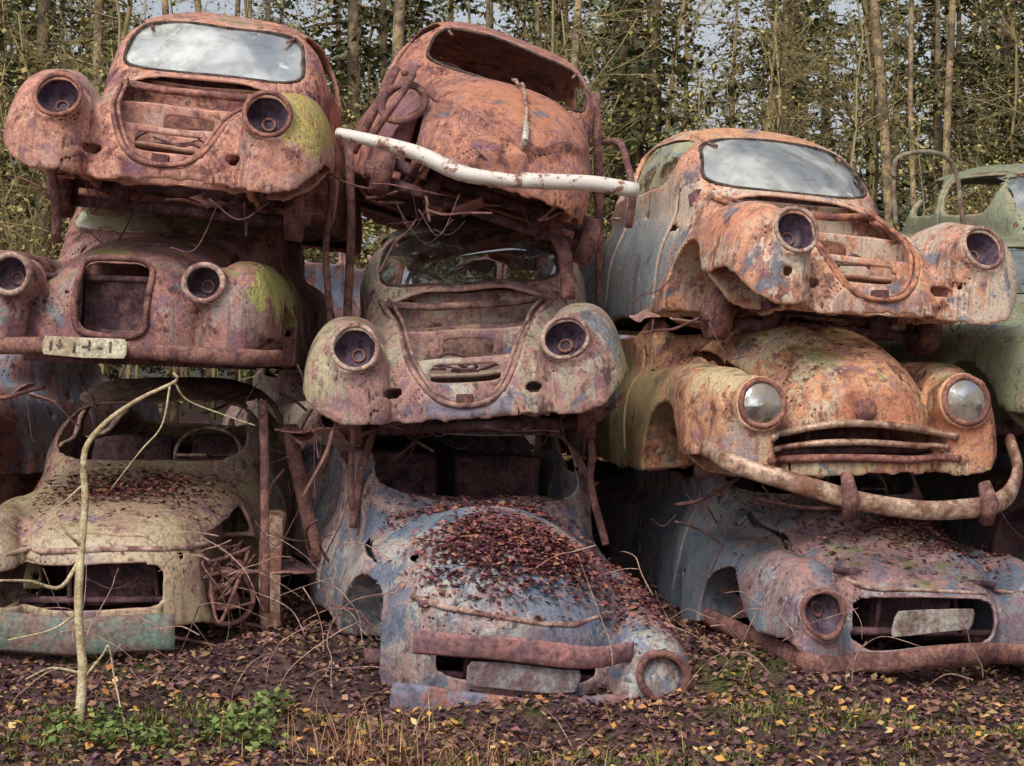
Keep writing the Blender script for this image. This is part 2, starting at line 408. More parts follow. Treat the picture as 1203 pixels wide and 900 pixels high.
ZO=[(0,.365),(.10,.372),(.17,.42),(.23,.51),(.27,.60),(.30,.68),(.33,.75),(.37,.82),(.42,.89),(.49,.97)]
HT=[(.05,.05),(.12,.16),(.19,.28),(.33,.38),(.55,.44),(.8,.47),(1.13,.49)]
def compact_spec(hood_open=True,fenders=True,seed=1,holes=.03):
    S=dict(L=4.05,seed=seed,holes=holes,inner=.40,iwz=.74,cor=.17)
    S['body']=dict(W=[(.05,.20),(.08,.34),(.2,.43),(.35,.48),(.6,.51),(1.0,.58),(1.3,.66),(1.6,.72),(2.2,.75),(3,.70),(3.5,.58),(3.9,.38),(4.02,.2)],
                   zt=[(.05,.44),(.09,.52),(.15,.60),(.25,.69),(.45,.80),(.7,.89),(1.0,.96),(1.25,1.0),(1.6,1.03),(2.8,1.04),(3.2,.98),(3.6,.80),(3.9,.55),(4.05,.4)],zb=-.1,n=2.8,sg=.03)
    S['cabin']=dict(W=[(1.17,.52),(1.3,.57),(1.5,.61),(1.7,.64),(2.2,.66),(2.8,.60),(3.2,.50),(3.6,.34)],
                   zt=[(1.17,.98),(1.25,1.07),(1.45,1.29),(1.6,1.39),(1.8,1.46),(2.1,1.5),(2.5,1.47),(2.9,1.34),(3.3,1.10),(3.6,.85)],zb=.3,n=3.2,sg=.04)
    fd=[]
    if fenders:
        fd.append(dict(cx=[(-.05,.545),(.3,.575),(1.4,.61)],W=[(-.05,.08),(-.02,.14),(.05,.20),(.25,.225),(.9,.20),(1.25,.16),(1.42,.10)],
            zt=[(-.05,.52),(-.02,.64),(.06,.745),(.22,.81),(.5,.85),(.8,.82),(1.05,.72),(1.25,.56),(1.42,.42)],zb=[(-.05,.22),(.03,.12),(.2,-.05),(1.4,-.05)],n=2.3,sg=.03,k=.025))
    fd.append(dict(cx=.64,W=[(2.35,.08),(2.6,.14),(3,.16),(3.5,.14),(3.8,.08)],zt=[(2.3,.4),(2.5,.6),(2.8,.76),(3.1,.8),(3.5,.68),(3.8,.42)],zb=-.05,n=2.3,k=.03))
    S['fenders']=fd
    if fenders: S['lamps']=[(.495,.075,.625,.122,math.radians(20),.110)]
    S['wheels']=[(.76,.33,.47),(3.12,.33,.5)]
    cuts=[wins(1.19,.165,.52,.45,1.9),sidew(1.62,2.28,1.06,1.36),sidew(2.36,2.85,1.08,1.32),rearw(1.2,.12,.38,2.85),
          groove_side(1.50,.4,1.02),groove_side(2.33,.4,1.35)]
    if fenders: cuts.append(slot(.34,.44,.042,.022))
    if hood_open:
        def op(s):
            zo=cv(s.xs*0+np.abs(s.xs),ZO,.012)[:,None,None]
            return np.maximum(np.maximum(zo-s.z,s.y-1.17),s.ax-.49)
        S['cuts0']=[op]
        def tray(s):
            zz=.50+.05*(s.y-.15); t=np.abs(s.z-zz)-.013
            t=np.maximum(t,s.y-1.0); t=np.maximum(t,.40-s.y); return np.maximum(t,s.ax-.40)
        def apron(s):
            t=np.maximum(np.abs(s.y-(.25+.35*(s.z-.4)))-.013,s.ax-.40); t=np.maximum(t,s.z-.60)
            hol=((s.ax/.17)**6+(np.abs(s.z-.515)/.045)**6)**(1/6)-1
            return np.maximum(t,-hol*.05)
        def bulk(s):
            t=np.maximum(np.abs(s.y-.78)-.013,s.ax-.42); t=np.maximum(t,s.z-.76)
            hol=((s.ax/.13)**4+(np.abs(s.z-.66)/.05)**4)**.25-1
            return np.maximum(t,-hol*.05)
        S['sheets']=[tray,apron,bulk]
    S['cuts']=cuts
    return S
def rim_path(c,k=1.0,dy=0):
    pts=[]
    xs=[0,.05,.10,.14,.17,.20,.23,.25,.27,.285,.30,.33,.37,.42,.48]; zs=cv(np.array(xs),ZO,.012)
    for sgn in (-1,1):
        seq=[]
        for xx,zz in zip(xs,zs):
            if sgn<0 and xx==0: continue
            y=c.yf(xx*.97*k,zz+.005,.2); seq.append((sgn*xx*k,y-.006+dy,zz+(1-k)*.12))
        pts.append(seq)
    p=np.array(pts[0][::-1]+pts[1])
    for _ in range(3): p[1:-1]=(p[:-2]+2*p[1:-1]+p[2:])/4
    return p
def compact_fit(c,hood_open=True,fenders=True,ring=M_RING,glass=M_GA,handle=False,drums=True,sideglass=None):
    c.gutter()
    if hood_open:
        c.add('hood_seal_channel',tubes([(spline(rim_path(c),100),.014)],8),c.rimmat)
        c.add('hood_seal_inner',tubes([(spline(rim_path(c,.90,.03),100),.010)],8),c.rimmat)
        c.add('hood_latch',box((0,.06,.40),(.08,.05,.045)),M_PIPE)
        c.add('fuel_tank',box((0,1.02,.68),(.78,.24,.22)),c.rimmat)
        c.add('cowl_bar',tubes([([(-.46,1.14,.93),(-.2,1.12,.90),(.2,1.12,.90),(.46,1.14,.93)],.022)],8),c.rimmat)
        c.add('luggage_clutter',tubes([(spline([(-.25+.5*random.random(),.45+.3*random.random(),.53+.12*random.random()) for _ in range(4)],16),.004+.005*random.random()) for _ in range(4)],6),M_DARK)
    if fenders:
        ti=math.radians(20); ax=np.array([0,-math.cos(ti),math.sin(ti)])
        for sg in (-1,1):
            ctr=np.array([sg*.495,.075,.625])+ax*.112
            c.add('headlamp_ring',torus(ctr,ax,.108,.012,36),ring)
            c.add('headlamp_bowl',lathe(ctr-ax*.02,ax,[(-.10,.002),(-.095,.04),(-.07,.07),(-.02,.095),(.0,.104)]),M_BOWL)
            c.add('lamp_socket',torus(ctr-ax*.11,ax,.03,.008,16,6),M_PIPE)
    if glass:
        nx,nz=17,9; V=[]
        for k in range(nz):
            z=1.03+.32*k/(nz-1); w=.52-.07*k/(nz-1)
            for i in range(nx):
                x=-w+2*w*i/(nx-1); V.append((x,c.yf(x,z,1.4)+.014,z))
        V=np.array(V)
        Y=V[:,1].reshape(nz,nx)
        for _ in range(3): Y[1:-1,1:-1]=(Y[:-2,1:-1]+Y[2:,1:-1]+Y[1:-1,:-2]+Y[1:-1,2:])/4
        V[:,1]=Y.ravel()
        Q=[(k*nx+i,k*nx+i+1,(k+1)*nx+i+1,(k+1)*nx+i) for k in range(nz-1) for i in range(nx-1)]
        c.add('windscreen_glass',(V,np.array(Q)),glass)
    th=np.linspace(0,2*np.pi,60); P2=[]
    for t in th:
        cs,sn=math.cos(t),math.sin(t); q=(abs(cs)**5+abs(sn)**5)**(-.2); z=1.19+.165*q*sn; w=.52-.07*np.clip((z-1.025)/.33,0,1); x=w*q*cs
        P2.append((x,c.yf(x,z,1.4)-.004,z))
    P2=np.array(P2)
    for _ in range(2): P2[1:-1]=(P2[:-2]+P2[1:-1]*2+P2[2:])/4
    c.add('windscreen_seal',tubes([(P2,.010)],6),M_RUB)
    if sideglass:
        for sg in (-1,1):
            V=[]
            for k in range(4):
                for i in range(6):
                    y=1.63+.64*i/5; z=1.07+.28*k/3; V.append((sg*(c.xside(y,z)-.015),y,z))
            Q=[(k*6+i,k*6+i+1,(k+1)*6+i+1,(k+1)*6+i) for k in range(3) for i in range(5)]
            c.add('door_glass',(np.array(V),np.array(Q)),sideglass)
            c.add('door_handle',tubes([(spline([(sg*.745,2.12,.90),(sg*.785,2.14,.90),(sg*.785,2.26,.90),(sg*.75,2.28,.90)],12),.010)],6),M_CHROME)
    c.add('steering_wheel',join([torus((-.33,1.62,.98),(0,-.85,.5),.19,.012),tubes([([(-.33,1.3,.75),(-.33,1.62,.98)],.018),([(-.52,1.62,.98),(-.14,1.62,.98)],.01)],6)]),M_DARK)
    c.add('dashboard',box((0,1.38,.95),(1.15,.12,.14)),M_DARK)
    for sx in (-.3,.3):
        c.add('seat_back',box((sx,2.3,.78),(.5,.12,.6),Matrix.Rotation(-.25,3,'X')),M_DARK)
    c.add('front_axle',tubes([([(-.58,.72,.34),(.58,.72,.34)],.035),([(-.58,.72,.24),(.58,.72,.24)],.03),([(-.3,.7,.22),(-.3,.7,.4)],.05),([(.3,.7,.22),(.3,.7,.4)],.05),
        ([(-.45,.3,.33),(-.4,1.4,.3)],.022),([(.45,.3,.33),(.4,1.4,.3)],.022),([(-.7,3.1,.33),(.7,3.1,.33)],.04)],8),M_DARK)
    if drums:
        for sg in (-1,1):
            c.add('brake_drum',lathe((sg*.60,.74,.28),(sg,0,0),[(-.05,.02),(-.05,.13),(.03,.135),(.04,.12),(.045,.05),(.08,.045),(.08,.001)]),M_PIPE)
    if handle:
        pts=[(0,y,c.zt(0,y)+.034) for y in np.linspace(.14,1.1,20)]
        c.add('hood_trim',tubes([(pts,.010)],6),M_CHROME)
        h=[(0,c.yf(0,.50)-.01,.50),(0,c.yf(0,.52)-.06,.53),(0,c.yf(0,.60)-.06,.61),(0,c.yf(0,.63)-.0,.65)]
        c.add('hood_handle',tubes([(spline(h,12),.017)],6),M_WHITE)
def basicdeform(amp,fr,seed,roof=1.0,extra=None):
    def d(V):
        V=np.array(V,float)
        V=crumple(V,amp,fr,seed); z=V[:,2]
        V[:,2]=np.where(z>1.0,1.0+(z-1.0)*roof,z)
        if extra: V=extra(V)
        return V
    return d
mp_A=rust_mat('rust_pink_brown',C(84,50,54),C(150,100,92),C(202,150,128),C(176,144,134),.38,.28,1,blue_amt=.25)
c=Car(compact_spec(True,True,3)); c.rimmat=simple_mat('rim_rust_a',C(180,130,114),C(122,84,82),8); compact_fit(c,True,True,M_RING,M_GA)
c.finish('rusted_compact_car',mp_A,(-1.775,0,2.175),2,5.5,0,(1.04,1,1.05),basicdeform(.012,1.2,11,1.0),
   [((.70,.1,.68),(.22,.5,.18),C(176,164,84),1.15),((0,1.5,1.45),(.7,.3,.1),C(200,138,102),.9),((-.6,.1,.6),(.25,.4,.3),C(200,142,124),.7),((.2,1,.9),(.4,.3,.1),C(164,104,100),.6)])
print('A',time.time()-T0)
mp_B=rust_mat('rust_orange_brown',C(84,52,54),C(146,98,84),C(188,132,108),C(132,108,118),.25,.12,5,blue_amt=.3)
c=Car(compact_spec(False,False,6)); c.rimmat=M_RING; compact_fit(c,False,False,M_RING,None,handle=True)
he=[]
for s_ in (-1,1):
    L_=[(s_*w,y,c.zt(w,y)+.010) for w,y in [(.10,.13),(.26,.20),(.36,.33),(.42,.55),(.455,.8),(.48,1.12)]]
    he.append(L_)
pth=np.array(he[0][::-1]+[(0,c.yf(0,.43)-.008,.42)]+he[1]); pth[1:-1]=(pth[:-2]+2*pth[1:-1]+pth[2:])/4
c.add('hood_edge',tubes([(spline(pth,80),.017)],8),M_RING)
c.add('exposed_inner_wing',join([torus((-.60,.62,.66),(-.5,-.8,.3),.12,.022),tubes([(spline([(-.72,.35,.35),(-.66,.3,.6),(-.6,.6,.82),(-.62,1.1,.88)],20),.02),(spline([(.72,.35,.35),(.66,.3,.6),(.6,.6,.82),(.62,1.1,.88)],20),.02),([(-.75,1.2,.4),(-.66,1.25,.95)],.025)],8)]),M_PIPE)
def exB(V):
    x,y,z=V[:,0],V[:,1],V[:,2]; w=cv(y,HT,.02); m=sstep((w-np.abs(x))/.03)*sstep((1.16-y)/.05)*sstep((z-.40)/.05)
    V[:,2]=z+m*.035; V[:,1]=V[:,1]-m*.015; return V
c.finish('rusted_compact_car',mp_B,(-.10,.25,2.18),11,17,2,(1,1,1),basicdeform(.016,1.3,23,1.0,exB),
   [((0,.5,.75),(.42,.6,.3),C(190,128,98),1.0),((-.6,.8,.6),(.2,.6,.4),C(122,90,108),1.05),((.6,.8,.6),(.2,.6,.4),C(122,90,108),.9),((0,1.9,1.45),(.8,.6,.2),C(146,108,98),.8)])
mp_C=rust_mat('rust_orange_blue',C(94,62,60),C(162,112,92),C(208,156,126),C(194,182,166),.58,.2,9,blue_amt=.45)
c=Car(compact_spec(True,True,8)); c.rimmat=simple_mat('rim_rust_c',C(196,136,106),C(128,88,82),8); compact_fit(c,True,True,M_RINGP,M_GC,sideglass=M_GB)
c.finish('rusted_compact_car',mp_C,(1.80,0,1.535),13,4,0,(1,1,1.01),basicdeform(.012,1.2,31,1.0),
   [((-.75,2.1,.65),(.2,.9,.4),C(118,142,154),1.6),((-.7,1.5,.95),(.2,.5,.12),C(205,198,180),1.0),((-.6,.4,.7),(.25,.6,.25),C(210,142,108),.85),((0,1.9,1.45),(.8,.8,.12),C(204,148,106),1.0),((.62,.1,.6),(.2,.5,.3),C(200,182,162),1.0),((-.6,1.6,1.2),(.15,.3,.25),C(202,140,110),.9),((0,.1,.4),(.4,.3,.12),C(186,152,144),.75)])
mp_E=rust_mat('rust_mauve',C(80,58,64),C(142,106,104),C(178,140,126),C(166,160,140),.58,.32,14,blue_amt=.5)
c=Car(compact_spec(True,True,12)); c.rimmat=simple_mat('rim_rust_e',C(172,136,124),C(112,84,86),8); compact_fit(c,True,True,M_RINGP,M_GD)
c.finish('rusted_compact_car',mp_E,(-.215,0,1.02),-1,-3,0,(1.04,1,1.02),basicdeform(.014,1.2,41,.96),
   [((-.72,.4,.6),(.15,.7,.4),C(172,166,132),1.15),((.74,.4,.5),(.12,.7,.3),C(168,162,132),.95),((0,1.6,1.4),(.7,.5,.12),C(142,148,134),1.1),((-.6,1.3,1.15),(.2,.4,.3),C(140,144,128),1.0),((0,.05,.4),(.3,.2,.1),C(126,130,152),.85)])
print('compacts',time.time()-T0)
# ---------------------------------------------------------------- saloons
def saloon_spec(seed=1,nose=0,hoodW=.50,hoodz=0,fz=0,lampz=.68,lampx=.56,holes=.05,fend=(1,1),lampR=.125,cuts=[],hoodcrown=2.6,sheets=[],hl=.11,smx=None):
    S=dict(L=4.25,seed=seed,holes=holes,inner=.47,cor=.12)
    S['body']=dict(W=[(.03+nose,.22),(.08+nose,.36),(.2,.46),(.5,hoodW),(1.0,hoodW+.07),(1.3,.68),(1.6,.75),(3.0,.76),(3.7,.70),(4.2,.55)],
        zt=[(.03+nose,.62+hoodz),(.08+nose,.72+hoodz),(.18,.80+hoodz),(.4,.88+hoodz),(.8,.95+hoodz*.7),(1.2,1.0),(1.5,1.02),(3.1,1.02),(3.6,.96),(4.0,.85),(4.2,.7)],zb=-.1,n=hoodcrown,sg=.035)
    S['cabin']=dict(W=[(1.22,.56),(1.4,.62),(1.7,.66),(2.4,.67),(3.0,.62),(3.4,.52)],
        zt=[(1.22,.98),(1.32,1.1),(1.5,1.28),(1.66,1.38),(1.9,1.44),(2.4,1.46),(2.8,1.42),(3.1,1.25),(3.4,.98)],zb=.3,n=3.6,sg=.04)
    fd=[]
    for k,sd in enumerate((-1,1)):
        if fend[k]:
            fd.append(dict(side=sd,cx=[(-.05,.58),(.3,.61),(1.8,.62)],W=[(-.03,.08),(.02,.14),(.1,.17),(.4,.185),(1.2,.18),(1.9,.14)],
              zt=[(-.03,.60+fz),(.02,.72+fz),(.1,.79+fz),(.3,.84+fz),(.8,.86+fz),(1.3,.84+fz*.5),(1.9,.8)],zb=[(-.03,.25),(.1,.05),(.3,-.1),(1.9,-.1)],n=2.6,sg=.03,k=.03))
    fd.append(dict(cx=.64,W=[(2.6,.12),(3,.16),(3.6,.16),(4.1,.1)],zt=[(2.6,.78),(3,.86),(3.5,.86),(4.1,.7)],zb=-.1,n=2.6,k=.04))
    S['fenders']=fd
    S['lamps']=[(lampx,.07,lampz,lampR,math.radians(8),hl)] if (fend[0] and fend[1]) else []
    S['wheels']=[(.80,.33,.47),(3.25,.33,.5)]
    S['cuts']=[wins(1.19,.155,.56,.50,1.9),sidew(1.68,2.35,1.07,1.35),sidew(2.45,3.0,1.07,1.34),rearw(1.2,.12,.45,2.9),groove_side(1.60,.4,1.0),groove_side(2.40,.4,1.35)]+cuts
    if smx: S['cuts0']=[seam([(.1,smx*.82),(.3,smx*.95),(1.2,smx)],1.22,.74)]
    S['sheets']=sheets
    return S
def saloon_fit(c,glass=M_GD,lampz=.68,lampx=.56,ring=M_RING,lens=False,lamps=True,R=.108,hl=.11,wheel=True):
    c.gutter(1.375)
    if lamps:
        ti=math.radians(8); ax=np.array([0,-math.cos(ti),math.sin(ti)])
        for sg in (-1,1):
            ctr=np.array([sg*lampx,.07,lampz])+ax*(hl+.002)
            c.add('headlamp_ring',torus(ctr,ax,R,.015,36),ring)
            c.add('headlamp_bowl',lathe(ctr-ax*.02,ax,[(-.09,.002),(-.085,.04),(-.06,.07),(-.02,.09*R/.108),(.0,.95*R)]),M_BOWL)
            if lens: c.add('headlamp_lens',lathe(ctr,ax,[(.03,.001),(.026,.04),(.014,.08),(0,.96*R)]),M_LENS)
            else: c.add('lamp_socket',torus(ctr-ax*.10,ax,.03,.008,16,6),M_PIPE)
    if glass:
        nx,nz=15,8; V=[]
        for k in range(nz):
            z=1.04+.30*k/(nz-1); w=.56-.06*k/(nz-1)
            for i in range(nx):
                x=-w+2*w*i/(nx-1); V.append((x,c.yf(x,z,1.4)+.014,z))
        Q=[(k*nx+i,k*nx+i+1,(k+1)*nx+i+1,(k+1)*nx+i) for k in range(nz-1) for i in range(nx-1)]
        c.add('windscreen_glass',(np.array(V),np.array(Q)),glass)
    if wheel: c.add('steering_wheel',join([torus((.28,1.62,1.02),(0,-.85,.5),.2,.011),tubes([([(.28,1.3,.8),(.28,1.62,1.02)],.018),([(.08,1.62,1.02),(.48,1.62,1.02)],.01)],6)]),M_RINGP)
    c.add('dashboard',box((0,1.42,.95),(1.2,.12,.14)),M_DARK)
    for sx in (-.3,.3): c.add('seat_back',box((sx,2.35,.78),(.5,.12,.6),Matrix.Rotation(-.25,3,'X')),M_DARK)
    c.add('chassis',tubes([([(-.62,.78,.3),(.62,.78,.3)],.04),([(-.42,.2,.36),(-.38,3.6,.34)],.035),([(.42,.2,.36),(.38,3.6,.34)],.035),([(-.7,3.2,.33),(.7,3.2,.33)],.045)],8),M_DARK)
    c.add('radiator_support',join([tubes([([(-.44,.22,.70),(.44,.22,.70)],.018),([(-.44,.22,.42),(.44,.22,.42)],.02),([(-.2,.22,.4),(-.2,.22,.7)],.014),([(.24,.22,.4),(.2,.22,.7)],.014)],6),box((0,.5,.55),(.42,.4,.36))]),M_DARK)
def mouth(zc,h,w,p=3,ymax=.35,xc=0):
    def c(s):
        g=((np.abs(s.x-xc)/w)**p+(np.abs(s.z-zc)/h)**p)**(1/p)-1
        return np.maximum(g*min(h,w),s.y-ymax)
    return c
def bar(c,z,x0,x1,sag,out,r,n=15,flat=(1,1),y=None,sides=8):
    pts=[]
    for x in np.linspace(x0,x1,n):
        yy=c.yf(x,z,.2) if y is None else y
        pts.append((x,yy-out,z+sag*(1-(2*(x-x0)/(x1-x0)-1)**2)))
    return tubes([(pts,r)],sides,flat)
# D mid left
mp_D=rust_mat('rust_plum',C(70,46,52),C(128,86,86),C(168,122,110),C(150,136,130),.40,.42,18,C(152,152,74),blue_amt=.35)
sp=saloon_spec(21,0,.46,-.02,-.02,.67,.475,cuts=[mouth(.60,.18,.17,5,.5)],holes=.04,lampR=.108,smx=.44)
c=Car(sp); saloon_fit(c,M_GB,.67,.475,M_RINGP,R=.092)
th=np.linspace(0,2*np.pi,50); gp=[]
for t in th:
    cs,sn=math.cos(t),math.sin(t); q=(abs(cs)**5+abs(sn)**5)**(-.2); x=.185*q*cs; z=.60+.195*q*sn; gp.append((x,c.yf(x*.99,min(z,.74),.1)-.012,z))
c.add('grille_surround',tubes([(gp,.016)],8),M_PIPE)
c.add('front_bumper',tubes([(spline([(-.86,.22,.33),(-.78,-.02,.33),(-.4,-.12,.335),(0,-.14,.335),(.4,-.12,.33),(.74,-.03,.33),(.84,.2,.33)],40),.042)],10,(.6,1.0)),M_PIPE)
c.add('licence_plate',box((-.07,-.18,.335),(.40,.014,.10)),M_PLATE)
inks=[]
for i,(dx,w,h) in enumerate([(-.16,.012,.05),(-.12,.03,.012),(-.12,.01,.05),(-.05,.012,.055),(.0,.03,.012),(.02,.01,.05),(.07,.03,.012),(.12,.012,.055)]):
    inks.append(box((-.07+dx,-.188,.335+.006*(i%3)),(w,.006,h)))
c.add('plate_characters',join(inks),M_INK)
c.finish('rusted_saloon_car',mp_D,(-2.01,.05,1.33),1,2.5,0,(1,1,1),basicdeform(.014,1.2,53,.82),
   [((.74,.6,.75),(.10,.9,.25),C(176,182,98),1.2),((-.62,.1,.45),(.14,.3,.2),C(110,152,144),1.0),((0,1.7,1.4),(.8,.5,.12),C(156,152,106),.9),((.3,.4,.85),(.5,.4,.15),C(150,106,92),.6)])
# F mid right
mp_F=rust_mat('rust_bright_orange',C(88,58,54),C(156,106,82),C(204,154,118),C(182,170,144),.47,.42,23,C(136,134,70),blue_amt=.4)
def wide_mouth(s):
    return np.maximum((((s.ax/.46)**4+(np.abs(s.z-.46)/.075)**4)**.25-1)*.07,s.y-.4)
sp=saloon_spec(25,-.04,.50,.07,.0,.66,.53,cuts=[wide_mouth],holes=.02,lampR=.135,smx=.46)
c=Car(sp); saloon_fit(c,None,.66,.53,M_RING,True,R=.112)
c.add('grille_bar',bar(c,.50,-.48,.48,.05,.02,.020),M_CHROME); c.add('grille_bar_lower',bar(c,.44,-.46,.46,.02,.015,.016),M_CHROME)
c.add('grille_bar_bottom',bar(c,.385,-.5,.5,.0,.01,.02),M_RING)
c.add('nose_badge',lathe((0,c.yf(0,.62)-.02,.62),(0,-1,.2),[(0,.06),(.012,.05),(.02,.03),(.022,.001)],16),M_RING)
c.add('front_bumper',tubes([(spline([(-.78,.18,.46),(-.72,-.06,.40),(-.5,-.20,.30),(-.1,-.28,.20),(.3,-.30,.15),(.6,-.25,.18),(.76,-.12,.30),(.84,.10,.46)],50),.048)],12,(.55,1.0)),M_CHROME)
c.add('bumper_overrider',join([tubes([([(-.22,-.31,.12),(-.22,-.34,.22),(-.22,-.29,.34)],[.03,.042,.028])],10),tubes([([(.5,-.30,.08),(.5,-.33,.17),(.5,-.28,.27)],[.03,.042,.028])],10)]),M_PIPE)
def exF(V):
    x,y,z=V[:,0],V[:,1],V[:,2]; w=np.exp(-((x+.08)/.42)**4-((y-.75)/.5)**4)*sstep((z-.66)/.08)
    V[:,2]=z+w*(.09+.08*np.abs(x)-.03*np.exp(-(x/.06)**2)); return V
c.finish('rusted_saloon_car',mp_F,(1.74,.05,.74),12,-1,0,(1,1,1),basicdeform(.016,1.2,61,.62,exF),
   [((-.8,1.9,.7),(.2,1.2,.5),C(160,150,108),1.25),((-.6,.2,.8),(.25,.4,.15),C(212,196,154),1.0),((0,.7,1.0),(.5,.5,.25),C(174,130,92),.75),((.3,0,.55),(.8,.3,.25),C(202,132,102),.75),((-.62,.1,.5),(.2,.3,.2),C(146,150,152),.85)],
   leaves=[((0,.9,1.0),(.5,.5,.3),500,LEAFP+[C(120,100,52)])])
# G bottom left
mp_G=rust_mat('rust_olive_plum',C(80,58,64),C(132,98,96),C(170,138,118),C(176,160,130),.60,.35,27,C(156,142,92),blue_amt=.35)
sp=saloon_spec(29,0,.60,.0,.0,.60,.56,cuts=[mouth(.52,.11,.40,6,.6,-.12),mouth(.52,.3,.25,4,.9,.72)],holes=.04,fend=(1,0),hoodcrown=3.6)
c=Car(sp); saloon_fit(c,None,.60,.56,M_RING,lamps=False)
c.add('hood_lip',tubes([(spline([(x,c.yf(x,.70,.2)-.010,.70) for x in np.linspace(-.74,.50,16)],50),.016)],6),M_RINGP)
c.add('front_valance',tubes([(spline([(-.8,.1,.32),(-.4,-.02,.31),(.0,-.03,.30),(.35,0,.30)],24),.095)],10,(.25,1)),simple_mat('teal_paint_chipped',C(116,136,126),C(136,110,104),6))
c.add('engine_clutter',tubes([(spline([(.45+.25*random.random(),.15+.6*random.random(),.3+.4*random.random()) for _ in range(5)],20),.004+.006*random.random()) for _ in range(8)],6),M_PIPE)
c.add('fan_wheel',join([torus((.55,.35,.42),(.3,-1,0),.15,.015),torus((.55,.33,.42),(.3,-1,0),.06,.02)]),M_PIPE)
c.add('inner_wing',box((.78,.6,.52),(.12,.16,.62)),M_CHROME)
c.finish('rusted_saloon_car',mp_G,(-2.03,.10,-.04),2,0,3,(1,1,1),basicdeform(.02,1.2,71,1.0),
   [((-.1,.7,.95),(.8,.8,.2),C(188,170,130),.85),((0,.6,1.0),(.4,.3,.2),C(118,86,86),.95),((-.3,0,.55),(.5,.2,.2),C(118,96,118),.9),((.7,1.5,1.1),(.2,.4,.4),C(140,150,128),1.0),((-.3,.1,.72),(.6,.2,.08),C(196,182,152),1.0),((-.7,.2,.6),(.15,.3,.3),C(150,120,112),.8)],
   leaves=[((0,.75,1.0),(.4,.3,.3),1800,LEAFP)])
# H bottom centre
mp_H=rust_mat('rust_pale_blue_grey',C(70,60,70),C(126,106,110),C(170,142,134),C(168,170,166),.50,.25,33,purple=C(92,106,134),blue=C(104,122,146),blue_amt=.9)
sp=saloon_spec(37,.02,.60,.05,-.12,.5,.60,cuts=[mouth(.51,.07,.36,5,.5)],holes=.02,fend=(0,1),hoodcrown=2.3,smx=.58)
c=Car(sp); saloon_fit(c,None,.5,.6,lamps=False,wheel=False)
c.add('hood_lip',tubes([(spline([(x,c.yf(x,.70,.2)-.008,.70+.0*x) for x in np.linspace(-.46,.46,14)],50),.014)],6),M_RINGP)
c.add('front_bumper_panel',tubes([(spline([(-.6,.06,.34),(-.2,-.04,.33),(.3,-.04,.33),(.62,.02,.34)],24),.085)],10,(.3,1)),simple_mat('rust_blue_panel',C(116,118,136),C(160,112,104),5))
c.add('upper_grille_panel',tubes([(spline([(-.5,.06,.60),(-.2,-.03,.61),(.3,-.03,.61),(.5,.03,.60)],24),.045)],10,(.3,1)),simple_mat('pink_panel',C(176,124,118),C(130,100,106),6))
c.add('number_plate_bracket',box((0,.0,.49),(.5,.02,.12)),simple_mat('grey_panel',C(156,152,154),C(124,102,104),8))
c.add('headlamp_ring',torus((.62,-.03,.52),(.1,-1,.2),.10,.018),M_PIPE)
c.add('headlamp_bowl',lathe((.62,-.02,.52),(.1,-1,.2),[(-.08,.002),(-.07,.05),(-.02,.09),(.0,.10)]),M_BOWL)
def exH(V):
    x,y,z=V[:,0],V[:,1],V[:,2]
    V[:,2]=z+.13*np.exp(-((x+.1)/.5)**2-((y-.55)/.5)**2)*sstep((z-.55)/.1); return V
c.finish('rusted_saloon_car',mp_H,(.02,-.50,-.31),13,4,9,(1.04,1,.97),basicdeform(.034,1.1,83,.98,exH),
   [((-.35,.3,.9),(.22,.25,.3),C(200,196,180),1.0),((.15,.25,.8),(.5,.4,.3),C(98,118,142),1.1),((-.3,.9,.95),(.25,.3,.2),C(108,126,146),.95),((.4,.7,.9),(.3,.5,.2),C(188,150,138),.8),((0,0,.4),(.7,.2,.2),C(160,108,104),.8),((.7,.4,.7),(.15,.5,.3),C(182,128,110),.9)],
   leaves=[((-.02,.42,1.0),(.36,.26,.4),5200,LEAFP),((.7,.6,.8),(.2,.5,.3),1200,LEAFP),((0,1.15,1.0),(.5,.15,.2),900,LEAFP)])
# I bottom right
mp_I=rust_mat('rust_purple_grey',C(68,54,62),C(122,98,102),C(162,126,120),C(140,146,150),.52,.28,39,purple=C(104,98,124),blue=C(108,124,142),blue_amt=.75)
sp=saloon_spec(43,.0,.56,-.04,-.06,.54,.58,cuts=[mouth(.50,.12,.36,5,.5)],holes=.05,hoodcrown=3.2,fend=(1,1),lampR=.12,smx=.50)
c=Car(sp); saloon_fit(c,None,.54,.58,M_PIPE,R=.10)
c.add('front_bumper',bar(c,.34,-.8,.8,.0,.06,.05,15,(.5,1)),M_PIPE)
c.add('licence_plate',box((.0,.02,.50),(.36,.016,.12)),simple_mat('plate_grey',C(175,168,160),C(134,114,108),9))
c.add('hood_lip',tubes([(spline([(x,c.yf(x,.66,.2)-.008,.66) for x in np.linspace(-.5,.5,14)],50),.012)],6),M_RINGP)
c.finish('rusted_saloon_car',mp_I,(2.0,-.15,-.16),13,3,2,(1,1,.98),basicdeform(.045,1.1,97,.75),
   [((-.8,1.5,.6),(.25,1.0,.5),C(104,120,134),1.3),((0,.6,.9),(.5,.5,.2),C(146,114,108),.8),((.5,0,.5),(.4,.3,.3),C(134,110,124),.7),((-.6,.2,.6),(.2,.3,.3),C(168,124,112),.8)],
   leaves=[((.3,.8,.95),(.6,.5,.3),2400,LEAFP)])
print('saloons',time.time()-T0)
mp_J=rust_mat('rust_green_paint',C(72,60,56),C(126,106,88),C(152,136,110),C(128,138,112),.8,.5,51,C(136,142,88),blue_amt=.3)
mp_K=rust_mat('rust_blue_paint',C(72,54,60),C(126,92,90),C(164,116,104),C(112,130,150),.6,.3,57)
